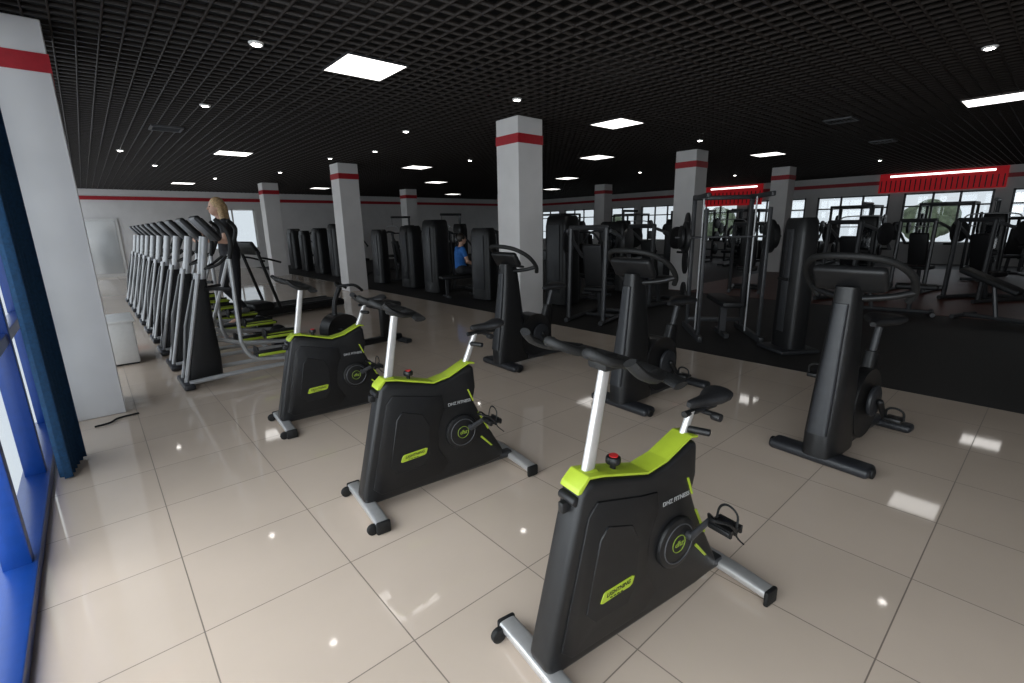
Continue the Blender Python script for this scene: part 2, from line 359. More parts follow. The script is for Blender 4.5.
    MB().cyl((-.43,-.04,.68),(-.43,.04,.68),.017,16,bev=.005).box((-.445,0,.655),(.045,.025,.04),bev=.006).build('front_knob',BLK,r)
    hb=MB(); z0=.045
    hb.tube(sm([(-.26,-.275,1.062+z0),(-.262,-.23,1.074+z0),(-.275,-.16,1.088+z0),(-.285,-.08,1.095+z0),(-.285,.08,1.095+z0),(-.275,.16,1.088+z0),(-.262,.23,1.074+z0),(-.26,.275,1.062+z0)]),.030,14,flat=.40)
    for s in (-1,1):
        hb.tube(sm([(-.27,s*.205,1.082+z0),(-.335,s*.24,1.088+z0),(-.395,s*.25,1.115+z0),(-.43,s*.24,1.15+z0)]),.024,12,flat=.6)
        hb.tube(sm([(-.285,s*.045,1.095+z0),(-.36,s*.05,1.110+z0),(-.42,s*.065,1.135+z0),(-.435,s*.10,1.145+z0),(-.40,s*.13,1.125+z0),(-.33,s*.13,1.105+z0),(-.275,s*.125,1.092+z0)]),.016,12)
    hb.box((-.285,0,1.118),(.08,.09,.045),bev=.015)
    hb.build('handlebar',RUB,r)
    MB().loft([((.11,0,.68),(.020,0,0),(0,.015,0)),((.18,0,.840),(.017,0,0),(0,.013,0))],20).build('seat_post',ALU,r,'silver seat post')
    MB().cyl((.14,0,.833),(.33,0,.833),.013,12).cyl((.26,-.045,.82),(.26,.045,.82),.011,12).cyl((.26,-.08,.815),(.26,-.04,.815),.017,14,bev=.005).cyl((.19,-.085,.775),(.155,-.01,.775),.014,12,bev=.004).build('seat_slider',BLK,r)
    k=.84; sx=lambda v:.265+(v-.22)*k
    secs=[((.10,0,.912),.012,.010),((.112,0,.913),.019,.017),((.165,0,.911),.023,.021),((.22,0,.909),.036,.024),((.275,0,.914),.064,.026),((.315,0,.922),.074,.027),((.345,0,.925),.064,.022),((.357,0,.925),.040,.012)]
    MB().loft([((sx(c[0]),0,c[2]-.046),(0,a*k,0),(0,0,b)) for c,a,b in secs],24,2.3).build('saddle',PAD,r)
    return r
def bikepos(u,v,ang,L=.53): p=gp(u,v); return (p.x+L*math.cos(ang),p.y+L*math.sin(ang),0)
aA=R(-8)
sb=spin_bike('nearest and largest lime and black spin bike at the front, saddle toward the right')
sb.location=bikepos(545,680,aA); sb.rotation_euler=(0,0,aA)
b2=dup(sb,bikepos(368,511,R(-6)),R(-6),'middle lime and black spin bike of the front row, left of the nearest one')
b3=dup(sb,bikepos(285,428,R(-4)),R(-4),'farthest lime and black spin bike of the three, closest to the ellipticals')
for bb in (b2,b3):
    for ch in bb.children:
        if ch.name.split('.')[0] in ('saddle','seat_slider'): ch.location=(.02,0,.09)
        if ch.name.split('.')[0]=='seat_post': ch.location=(.03,0,.08)
# ---------------------------------------------------------------- upright bike
def upright(label):
    r=thing('upright_bike',label,'exercise bike',(0,0,0),0,'charcoal upright bikes in the second row')
    MB().box((-.5,0,.04),(.15,.60,.065),bev=.028,seg=3).build('front_foot',GRY,r)
    MB().box((.48,0,.035),(.12,.48,.06),bev=.026,seg=3).build('rear_foot',GRY,r)
    for sgn in(-1,1): MB().cyl((-.5,sgn*.27,.035),(-.5,sgn*.31,.035),.034,18,bev=.008).build('foot_wheel',RUB,r)
    MB().loft([((-.5,0,.06),(0,.07,0),(0,0,.035)),((-.2,0,.075),(0,.06,0),(0,0,.045)),((.2,0,.07),(0,.05,0),(0,0,.04)),((.5,0,.055),(0,.05,0),(0,0,.03))],20,4).build('base_beam',GRY,r)
    MB().loft([((-.38,0,.06),(.22,0,0),(0,.10,0)),((-.39,0,.2),(.21,0,0),(0,.10,0)),((-.385,0,.45),(.175,0,0),(0,.095,0)),((-.385,0,.7),(.14,0,0),(0,.085,0)),((-.385,0,.95),(.11,0,0),(0,.072,0)),((-.395,0,1.15),(.085,0,0),(0,.065,0))],28,3.4).build('front_column',BSH,r)
    MB().loft([((-.585,0,.22),(.03,0,0),(0,.06,0)),((-.55,0,.5),(.028,0,0),(0,.055,0)),((-.51,0,.8),(.025,0,0),(0,.045,0)),((-.485,0,1.05),(.02,0,0),(0,.04,0))],20,3).build('front_trim',GRY,r)
    MB().loft([((-.08,-.085,.33),(.17,0,0),(0,0,.20)),((-.08,-.10,.33),(.22,0,0),(0,0,.24)),((-.08,.10,.33),(.22,0,0),(0,0,.24)),((-.08,.115,.33),(.17,0,0),(0,0,.20))],32,2.2).build('drive_housing',BLK,r)
    MB().loft([((.10,0,.1),(.13,0,0),(0,.06,0)),((.14,0,.4),(.085,0,0),(0,.05,0)),((.19,0,.64),(.05,0,0),(0,.038,0))],20,3).build('seat_tower',BSH,r)
    MB().tube([(.185,0,.6),(.25,0,.80)],.024,14).build('seat_post',DGR,r)
    MB().loft([((.12,0,.835),(0,.02,0),(0,0,.015)),((.16,0,.845),(0,.035,0),(0,0,.028)),((.24,0,.845),(0,.07,0),(0,0,.035)),((.31,0,.85),(0,.125,0),(0,0,.038)),((.37,0,.855),(0,.13,0),(0,0,.035)),((.40,0,.855),(0,.09,0),(0,0,.018))],24,2.4).build('saddle',PAD,r)
    for sy in (-1,1):
        MB().cyl((-.02,sy*.10,.34),(-.02,sy*.13,.34),.11,32,bev=.012).build('crank_disc',GRY,r)
        a=R(-50)+(0 if sy<0 else math.pi); ex=-.02+.17*math.cos(a); ez=.34+.17*math.sin(a)
        MB().limb((-.02,sy*.15,.34),(ex,sy*.155,ez),.022,.016).build('crank',BLK,r)
        p=MB().box((ex,sy*.215,ez),(.10,.10,.03),bev=.01).build('pedal',BLK,r)
        MB().tube(sm([(ex,sy*.165,ez),(ex-.01,sy*.17,ez+.06),(ex-.01,sy*.215,ez+.08),(ex-.01,sy*.262,ez+.06),(ex,sy*.266,ez)]),.008,6,flat=.5).build('strap',RUB,p)
    MB().tube(sm([(-.20,-.25,1.06),(-.24,-.285,1.13),(-.34,-.285,1.23),(-.45,-.22,1.305),(-.52,-.12,1.335),(-.54,0,1.34),(-.52,.12,1.335),(-.45,.22,1.305),(-.34,.285,1.23),(-.24,.285,1.13),(-.20,.25,1.06)]),.021,12).build('handlebar',RUB,r)
    MB().tube(sm([(-.24,-.28,1.12),(-.30,-.18,1.09),(-.37,0,1.07),(-.30,.18,1.09),(-.24,.28,1.12)]),.02,12).build('lower_handlebar',BLK,r)
    c=MB().box((-.42,0,1.20),(.065,.40,.17),rot=(0,R(-32),0),bev=.028,seg=3).build('console',BLK,r)
    MB().box((-.386,0,1.222),(.004,.28,.11),rot=(0,R(-32),0)).build('screen',SCR,c)
    MB().box((-.31,0,1.12),(.10,.24,.025),rot=(0,R(8),0),bev=.01).build('bottle_tray',GRY,r)
    return r
ub=None
for (u,v,lb) in ((822,462,'nearest charcoal upright bike standing alone on the right'),(622,407,'middle charcoal upright bike behind the nearest spin bike'),(503,367,'farthest charcoal upright bike in front of the nearest white column')):
    p=gp(u,v); L=(p.x+.5,p.y-.02,0)
    if ub is None: ub=upright(lb); ub.location=L; ub.rotation_euler=(0,0,R(-5))
    else: dup(ub,L,R(-3),lb)
# ---------------------------------------------------------------- elliptical
def elliptical(label):
    r=thing('elliptical_trainer',label,'elliptical trainer',(0,0,0),0,'elliptical trainers in the row along the windows')
    MB().box((.05,0,.035),(.10,.52,.06),bev=.02).build('front_foot',GRY,r)
    MB().box((1.45,0,.035),(.10,.50,.06),bev=.02).build('rear_foot',GRY,r)
    fr=MB()
    for sy in (-1,1): fr.tube(sm([(.06,sy*.20,.07),(.5,sy*.20,.09),(1.0,sy*.19,.09),(1.42,sy*.2,.07)]),.024,12)
    fr.tube(sm([(1.05,-.195,.09),(1.05,0,.09),(1.05,.195,.09)]),.022,10)
    fr.build('base_frame',SIL,r,'silver tube base frame')
    MB().loft([((.22,0,.05),(.17,0,0),(0,.08,0)),((.23,0,.3),(.165,0,0),(0,.085,0)),((.25,0,.62),(.13,0,0),(0,.075,0)),((.29,0,.88),(.09,0,0),(0,.06,0)),((.32,0,1.08),(.06,0,0),(0,.045,0))],28,4).build('housing',BSH,r)
    MB().tube([(.325,0,1.0),(.42,0,1.5)],.040,14).build('mast',SIL,r,'silver mast')
    c=MB().box((.44,0,1.58),(.055,.40,.30),rot=(0,R(-38),0),bev=.022,seg=3).build('console',BLK,r)
    MB().box((.470,0,1.603),(.004,.30,.20),rot=(0,R(-38),0)).build('screen',SCR,c)
    MB().tube(sm([(.58,-.10,1.30),(.48,-.12,1.22),(.37,0,1.18),(.48,.12,1.22),(.58,.10,1.30)]),.014,10).build('fixed_handle',RUB,r)
    for sy in (-1,1):
        dx=.10*sy
        MB().tube([(.04,sy*.115,.05),(.31,sy*.06,1.14)],.019,12).build('front_upright',SIL,r,'silver front upright tube')
        a=MB().tube([(.46-dx,sy*.25,.42),(.62+dx*.5,sy*.25,1.30)],.019,12).build('swing_arm',SIL,r,'silver swing arm')
        MB().tube(sm([(.62+dx*.5,sy*.25,1.28),(.67+dx*.7,sy*.26,1.44),(.67+dx,sy*.25,1.58),(.60+dx,sy*.22,1.67)]),.021,12).build('grip',RUB,a)
        MB().cyl((.34,sy*.03,.98),(.54,sy*.26,.98),.018,12).build('pivot_axle',BLK,r)
        z=.30+.05*sy
        MB().tube(sm([(.46-dx,sy*.25,.42),(.7,sy*.22,z-.04),(1.28,sy*.2,z-.1)]),.022,12).build('pedal_arm',SIL,r)
        p=MB().box((.98+dx,sy*.2,z),(.40,.14,.035),bev=.014)
        p.box((.80+dx,sy*.2,z+.045),(.03,.14,.08),bev=.012).box((.98+dx,sy*.268,z+.025),(.36,.012,.05),bev=.005); p=p.build('pedal',BLK,r)
        MB().box((.98+dx,sy*.2,z+.0205),(.33,.05,.006)).build('pedal_inlay',LIM,p,'lime green pedal insert')
        MB().box((.98+dx,sy*.2-.077,z),(.36,.014,.03),bev=.004).build('pedal_edge',LIM,p,'lime green pedal edge')
        MB().cyl((1.28,sy*.13,.20),(1.28,sy*.17,.20),.11,24,bev=.01).build('wheel',BLK,r)
    MB().loft([((1.15,0,.12),(0,.09,0),(0,0,.06)),((1.28,0,.16),(0,.10,0),(0,0,.11)),((1.42,0,.11),(0,.09,0),(0,0,.05))],20,3).build('rear_housing',GRY,r)
    return r
words=['nearest elliptical trainer beside the white pillar, lime pedal inserts showing','second elliptical trainer from the white pillar, nobody on it','third elliptical trainer from the pillar, with the blond person standing on it','fourth elliptical trainer from the white pillar, just beyond the blond person','fifth elliptical trainer from the white pillar','sixth elliptical trainer from the white pillar','seventh elliptical trainer from the white pillar','eighth elliptical trainer, third from the far end of the row','ninth elliptical trainer, second from the far end of the row','farthest elliptical trainer at the end of the window row']
el=None; EP=[]
for i,lb in enumerate(words):
    L=(.50,5.80+i*.94,0); EP.append(L)
    if el is None: el=elliptical(lb); el.location=L
    else: dup(el,L,0,lb)
# ---------------------------------------------------------------- treadmill and low bike
def treadmill(label,loc,rz):
    r=thing('treadmill',label,'treadmill',loc,rz)
    MB().box((.8,0,.10),(1.7,.70,.12),bev=.03).build('deck',BLK,r); MB().box((.85,0,.165),(1.45,.45,.012)).build('running_belt',RUB,r)
    for s in (-1,1): MB().box((.85,s*.28,.17),(1.5,.08,.03),bev=.01).build('side_rail',DGR,r); MB().tube([(.35,s*.32,.1),(.05,s*.33,1.2)],.028,12).build('upright',BLK,r); MB().tube(sm([(.08,s*.32,1.08),(.2,s*.33,1.06),(.45,s*.32,.98)]),.018,10).build('handrail',RUB,r)
    MB().box((.05,0,.20),(.40,.66,.16),bev=.06,seg=3).build('motor_cover',BLK,r)
    c=MB().box((.03,0,1.25),(.07,.68,.26),rot=(0,R(-30),0),bev=.03).build('console',BLK,r); MB().box((.07,0,1.275),(.004,.42,.18),rot=(0,R(-30),0)).build('screen',SCR,c)
    return r
treadmill('black treadmill with slanted uprights right of the blond person',(2.15,9.7,0),R(10))
def rower(label,loc,rz):
    r=thing('recumbent_bike',label,'exercise bike',loc,rz)
    MB().box((-.5,0,.035),(.10,.46,.06),bev=.02).build('front_foot',GRY,r); MB().box((.50,0,.035),(.10,.46,.06),bev=.02).build('rear_foot',GRY,r)
    MB().loft([((-.5,0,.08),(0,.06,0),(0,0,.04)),((.50,0,.08),(0,.06,0),(0,0,.04))],16,4).build('base_beam',BLK,r)
    MB().loft([((-.36,-.10,.30),(.16,0,0),(0,0,.16)),((-.36,-.12,.30),(.22,0,0),(0,0,.22)),((-.36,.12,.30),(.22,0,0),(0,0,.22)),((-.36,.10,.30),(.16,0,0),(0,0,.16))],32,2.1).build('drive_housing',BSH,r)
    MB().tube(sm([(-.42,0,.45),(-.40,0,.66),(-.32,0,.84)]),.03,12).build('mast',BLK,r)
    MB().tube(sm([(-.12,-.20,.80),(-.24,-.22,.88),(-.33,0,.86),(-.24,.22,.88),(-.12,.20,.80)]),.018,10).build('handlebar',RUB,r)
    MB().box((.28,0,.55),(.36,.36,.08),bev=.035,seg=3).build('seat',PAD,r); MB().box((.28,0,.31),(.12,.10,.42),bev=.02).build('seat_mount',BLK,r)
    for s in (-1,1):
        MB().limb((-.30,s*.14,.30),(-.30+s*.12,s*.15,.36),.02,.016).build('crank',DGR,r); MB().box((-.30+s*.12,s*.20,.36),(.10,.10,.03),bev=.01).build('pedal',BLK,r)
    return r
rower('low black exercise bike half hidden behind the farthest spin bike',(2.62,5.95,0),R(5))
# ---------------------------------------------------------------- strength machines
def tower(mb,x,y,h,w=.22,d=.32,pw=5): mb.loft([((x,y,.04),(w,0,0),(0,d,0)),((x,y,.3),(w,0,0),(0,d,0)),((x,y,h-.2),(w*.97,0,0),(0,d*.97,0)),((x,y,h-.04),(w*.88,0,0),(0,d*.9,0)),((x,y,h),(w*.75,0,0),(0,d*.8,0))],28,pw); return mb
def selector(label,h=1.6,w=.22,d=.36,lat=False,m=PAD):
    r=thing('weight_machine',label,'weight machine',(0,0,0),0,'black weight stack machines')
    tower(MB(),0,0,h,w,d,7 if lat else 4).build('weight_tower',BSH,r)
    MB().box((w+.002,0,h*.53),(.012,d*1.1,h*.74),bev=.004).build('rear_shield',GRY,r)
    MB().box((-w-.002,0,.8),(.012,.26,1.1),bev=.004).build('stack_window',SCR,r)
    for k in range(0,14,3): MB().box((-w-.015,0,.2+k*.042),(.02,.22,.036),bev=.003).build('stack_plate',PLT,r)
    f=MB().tube([(0,0,.06),(-1.1,0,.06)],.04,10).tube([(-.45,0,.06),(-.55,0,.5)],.035,10).tube([(-.8,-.35,.05),(-.8,.35,.05)],.035,10)
    if lat: f.tube([(0,0,.06),(0,0,h+.32)],.04,10).tube([(.05,0,h+.3),(-.75,0,h+.3)],.04,10)
    else: f.tube(sm([(-.1,0,1.35),(-.3,0,1.45),(-.5,0,1.4)]),.03,10).tube([(-.5,0,.06),(-.42,0,1.42)],.035,10)
    f.build('frame',DGR,r)
    MB().box((-.76,0,.52),(.42,.40,.09),bev=.035,seg=3).build('seat',m,r)
    if lat:
        MB().tube([(-.72,0,h+.28),(-.72,0,h-.02)],.006,6).build('cable',RUB,r); MB().tube(sm([(-.72,-.5,h-.12),(-.72,-.35,h-.03),(-.72,.35,h-.03),(-.72,.5,h-.12)]),.016,10).build('pull_bar',SIL,r)
        MB().box((-.50,0,.70),(.12,.42,.12),bev=.04).build('thigh_pad',PAD,r)
    else:
        MB().box((-.52,0,.88),(.09,.32,.62),rot=(0,R(8),0),bev=.035,seg=3).build('backrest',m,r)
        for s in (-1,1):
            a=MB().tube(sm([(-.48,s*.02,1.4),(-.55,s*.30,1.38),(-.72,s*.40,1.15),(-.85,s*.38,.98)]),.022,10).build('press_arm',DGR,r)
            MB().tube([(-.85,s*.39,.99),(-.88,s*.26,.97)],.022,10).build('grip',RUB,a)
    return r
protos={}
for (x,y,rz,kd,lb) in ((6.4,20.6,180,0,'weight machine farthest left, at the far end of the machine row'),(6.3,19.1,180,1,'weight machine second from the far left end of the machine row'),(6.3,17.5,180,0,'weight machine just left of the second column'),(6.3,15.9,180,2,'weight machine partly hidden by the second column'),(6.3,12.9,180,1,'weight machine just right of the second column'),(6.4,11.3,175,0,'weight machine between the second column and the seated person in blue'),(6.3,9.95,180,2,'weight machine with tall shield just left of the seated person in blue'),(6.3,8.1,185,1,'weight machine between the seated person in blue and the nearest column'),(7.0,6.5,180,2,'weight machine just right of the nearest white column'),(9.6,15.3,0,1,'weight machine in the back row behind the second column'),(9.6,10.0,0,3,'lat pulldown machine in the back row left of the nearest column'),(9.2,6.9,10,0,'weight machine in the back row behind the farthest upright bike'),(9.6,17.0,0,3,'lat pulldown machine in the back row at the far left'),(9.6,13.6,0,3,'lat pulldown machine in the back row right of the second column'),(13.2,9.6,180,3,'lat pulldown machine deep in the room behind the rear columns'),(13.4,11.6,180,1,'weight machine deep in the room left of the rear columns'),(12.6,7.4,180,3,'lat pulldown machine deep in the room beside the right middle column'),(16.3,3.7,0,3,'lat pulldown machine below the left end of the long red banner'),(17.9,7.9,0,3,'lat pulldown machine beyond the right rear column'),(17.2,1.3,0,3,'lat pulldown machine below the right end of the long red banner')):
    p=(x,y,0)
    if kd not in protos:
        protos[kd]=selector(lb,*((1.6,.22,.36,False),(1.52,.16,.30,False),(1.72,.26,.30,False),(1.65,.16,.24,True))[kd]); protos[kd].location=p; protos[kd].rotation_euler=(0,0,R(rz))
    else: dup(protos[kd],p,R(rz),lb)
def plate(mb,x,y,z,r=.2,t=.03): mb.tube([(x,y-t/2,z),(x,y-t*.4,z),(x,y+t*.4,z),(x,y+t/2,z)],[r*.94,r,r,r*.94],28); return mb
def smith(label,loc,rz,h=1.92,W=.38):
    r=thing('smith_machine',label,'smith machine',loc,rz)
    for sx in (-W,W):
        MB().box((0,sx,.04),(1.1,.06,.08),bev=.01).build('foot_beam',DGR,r)
        MB().box((.35,sx,h/2),(.055,.055,h),bev=.01).build('upright',DGR,r); MB().box((-.40,sx,h/2-.1),(.045,.045,h-.2),bev=.01).build('front_upright',DGR,r)
        MB().tube([(0,sx*.88,.05),(0,sx*.88,h-.05)],.012,10).build('guide_rod',SIL,r)
        MB().box((-.03,sx,h-.04),(.85,.05,.06),bev=.01).build('top_beam',DGR,r)
        for k in range(3): plate(MB(),.46,sx*1.16,.5+k*.5,.19).build('weight_plate',PLT,r)
    for z in (h-.04,.15): MB().box((.35,0,z),(.06,2*W,.06),bev=.01).build('cross_beam',DGR,r)
    b=MB().tube([(0,-W-.3,1.35),(0,W+.3,1.35)],.013,12).build('bar',MGR,r)
    for s in (-1,1):
        plate(MB(),0,s*(W+.16),1.35,.22,.05).build('bar_plate',PLT,b); plate(MB(),0,s*(W+.22),1.35,.16,.04).build('bar_plate',PLT,b)
    MB().box((-.1,0,.5),(.9,.26,.08),bev=.03).build('bench_pad',PAD,r); MB().box((-.1,0,.25),(.08,.08,.45)).box((-.1,0,.05),(.5,.06,.06)).build('bench_leg',DGR,r)
    return r
smith('dark rack with guide rods and weight plates, left of the tall black tower',gp(719,334),R(40))
t=thing('cable_tower','tall rounded black cable tower standing right of the plate rack','cable machine',gp(787,350),R(-35))
tower(MB(),0,0,1.58,.13,.19,4).build('shroud',BSH,t); MB().box((0,0,.03),(.5,.5,.05),bev=.02).build('base',GRY,t); MB().box((-.13,0,.85),(.01,.12,1.2),bev=.003).build('cable_slot',DGR,t)
MB().tube([(-.14,0,1.42),(-.16,0,.9)],.005,6).build('cable',RUB,t); MB().tube([(-.16,-.08,.88),(-.16,.08,.88)],.015,10).build('handle',RUB,t)
def seatm(label,loc,rz):
    r=thing('chest_press_machine',label,'weight machine',loc,rz,'plate loaded machines')
    MB().tube([(-.6,-.3,.04),(.6,-.3,.04)],.04,8).tube([(-.6,.3,.04),(.6,.3,.04)],.04,8).tube([(.5,-.3,.04),(.45,-.3,1.5)],.04,8).tube([(.5,.3,.04),(.45,.3,1.5)],.04,8).tube([(.45,-.32,1.5),(.45,.32,1.5)],.04,8).tube([(-.1,-.3,.04),(-.1,.3,.04)],.03,8).tube([(-.1,0,.04),(0,0,.5)],.04,8).tube([(-.6,-.3,.04),(-.6,.3,.04)],.04,8).build('frame',DGR,r)
    MB().box((-.05,0,.5),(.4,.42,.09),bev=.035,seg=3).build('seat',PAD,r); MB().box((.22,0,.9),(.09,.34,.7),rot=(0,R(12),0),bev=.035,seg=3).build('backrest',PAD,r)
    for s in (-1,1):
        a=MB().tube(sm([(.45,s*.36,1.45),(.1,s*.45,1.3),(-.25,s*.42,1.0)]),.028,10).build('press_arm',MGR,r)
        MB().tube([(-.25,s*.44,1.0),(-.25,s*.26,1.0)],.022,10).build('grip',RUB,a)
        plate(MB(),.1,s*.52,1.28,.2,.05).build('weight_plate',PLT,r)
    return r
cp=seatm('plate loaded press just right of the nearest column, behind the upright bikes',gp(598,318),R(195))
for (u,v,rz,lb) in ((655,303,170,'plate loaded press left of the plate rack'),(745,290,200,'plate loaded press far behind the plate rack'),(850,300,160,'plate loaded press right of the tall black tower'),(915,290,170,'plate loaded press below the red banner'),(980,300,150,'plate loaded press close to the right edge of the photo'),(1005,275,200,'plate loaded press behind the one at the right edge'),(800,270,200,'plate loaded press directly behind the tall black tower')): dup(cp,gp(u,v),R(rz),lb)
def rack(label,loc,rz):
    r=thing('power_rack',label,'weight rack',loc,rz,'power racks near the far windows')
    for x in (-.55,.55):
        for y in (-.6,.6): MB().box((x,y,1.0),(.07,.07,2.0),bev=.008).build('upright',DGR,r)
    for x in (-.55,.55): MB().box((x,0,1.97),(.07,1.2,.07),bev=.008).build('top_beam',DGR,r)
    for y in (-.6,.6):
        MB().box((0,y,1.97),(1.1,.07,.07),bev=.008).build('top_beam',DGR,r); MB().box((0,y,.05),(1.1,.07,.07),bev=.008).build('foot_beam',DGR,r)
    for y in (-.7,.7):
        for z in (.5,1.0,1.5): plate(MB(),.6,y,z,.2,.06).build('weight_plate',PLT,r)
    b=MB().tube([(-.62,-1.0,1.3),(-.62,1.0,1.3)],.015,10).build('barbell',SIL,r)
    for s in (-1,1): plate(MB(),-.62,s*.8,1.3,.22,.06).build('bar_plate',PLT,b)
    return r
rk=rack('power rack in the middle distance right of the tall tower',(20.2,5.0,0),R(0))
dup(rk,(20.2,2.6,0),0,'power rack standing behind the pulldown machines below the red banner'); dup(rk,(20.2,.2,0),0,'power rack at the far right end of the rack row')
def clampx(p,X=20.0): return p if p.x<X else p*(X/p.x)
for (u,v,lb) in ((745,258,'power rack behind the tall black tower'),(690,262,'power rack between the two rear right columns'),(560,262,'power rack far back right of the nearest column'),(630,250,'power rack near the windows in the middle of the photo')): dup(rk,clampx(gp(u,v)),0,lb)
def bench(label,loc,rz):
    r=thing('weight_bench',label,'bench',loc,rz,'black weight benches')
    MB().box((-.35,0,.46),(.55,.28,.08),bev=.03,seg=3).build('seat',PAD,r); MB().box((.33,0,.60),(.8,.28,.08),rot=(0,R(-22),0),bev=.03,seg=3).build('backrest',PAD,r)
    MB().tube([(-.6,0,.05),(.6,0,.05)],.035,8).tube([(-.6,-.25,.04),(-.6,.25,.04)],.035,8).tube([(.6,-.3,.04),(.6,.3,.04)],.035,8).tube([(-.3,0,.06),(-.3,0,.44)],.035,8).tube([(.2,0,.06),(.3,0,.56)],.03,8).build('frame',DGR,r)
    return r
bn=bench('black incline bench nearest the right edge of the photo',gp(1012,324),R(70))
dup(bn,gp(885,312),R(100),'black incline bench below the red banner')
def dbrack(label,y):
    r=thing('dumbbell_rack',label,'dumbbell rack',(XR-.6,y,0),0,'dumbbell racks under the far windows')
    for s in (-1,1): MB().box((0,s*1.1,.38),(.5,.06,.76),bev=.01).build('side_frame',BLK,r)
    for z in (.35,.73): MB().box((0,0,z),(.4,2.2,.04)).build('shelf',BLK,r)
    return r
for y,lb in ((7.4,'black dumbbell rack under the far windows, right one'),(10.4,'black dumbbell rack under the far windows, left one')):
    dbrack(lb,y)
    for k in range(7):
        o=thing('dumbbell','black dumbbell on top of the %s rack under the far windows'%('right' if y<8 else 'left'),'dumbbell',(XR-.6,y-.9+k*.3,.8155),0,'dumbbells on the %s far rack'%('right' if y<8 else 'left'))
        MB().tube([(-.15,0,0),(.15,0,0)],.015,8).build('handle',CHR,o)
        for s in (-1,1): MB().tube([(s*.07,0,0),(s*.16,0,0)],.065,12).build('head',RUB,o)
def banner(u0,v0,u1,v1,X,lb,n):
    a=gx(u0,(v0+v1)/2,X); b=gx(u1,(v0+v1)/2,X); zb=gx((u0+u1)/2,v1,X).z+.06
    ztop=3.09; cy=(a.y+b.y)/2; L=abs(a.y-b.y)
    r=thing('red_banner',lb,'banner',(X,cy,0),0,'red window banners')
    MB().box((0,0,(ztop+zb)/2),(.05,L,ztop-zb)).build('panel',BAN,r)
    for k in range(n): MB().box((-.03,-L/2+(k+.5)*L/n,(ztop+zb)/2-.10),(.012,L/n*.22,(ztop-zb)*.58)).build('dark_slat',BLK,r)
    MB().box((-.03,0,ztop-.10),(.02,L*.82,.06)).build('light_strip',LED,r,'glowing white strip')
banner(880,170,1007,192,XR-.047,'long red banner with white glowing strip high on the right',24)
banner(706,188,762,207,XR-.047,'smaller red banner between the two right middle columns',14)
c=thing('white_cabinet','low white cabinet on the floor behind the white pillar','cabinet',gp(124,360),0)
MB().box((0,0,.27),(.30,.7,.5),bev=.015).build('body',WPL,c); MB().box((.0,0,.53),(.34,.74,.03),bev=.008).build('top',WPL,c); MB().box((0,0,.02),(.28,.66,.04)).build('plinth',GRY,c)
tag(MB().tube(sm([(0,0,.01),(.1,.02,.012),(.16,.1,.012),(.3,.12,.012)]),.008,6).build('cable',RUB),'short black cable lying on the floor by the pillar foot','cable',loc=gp(95,428))
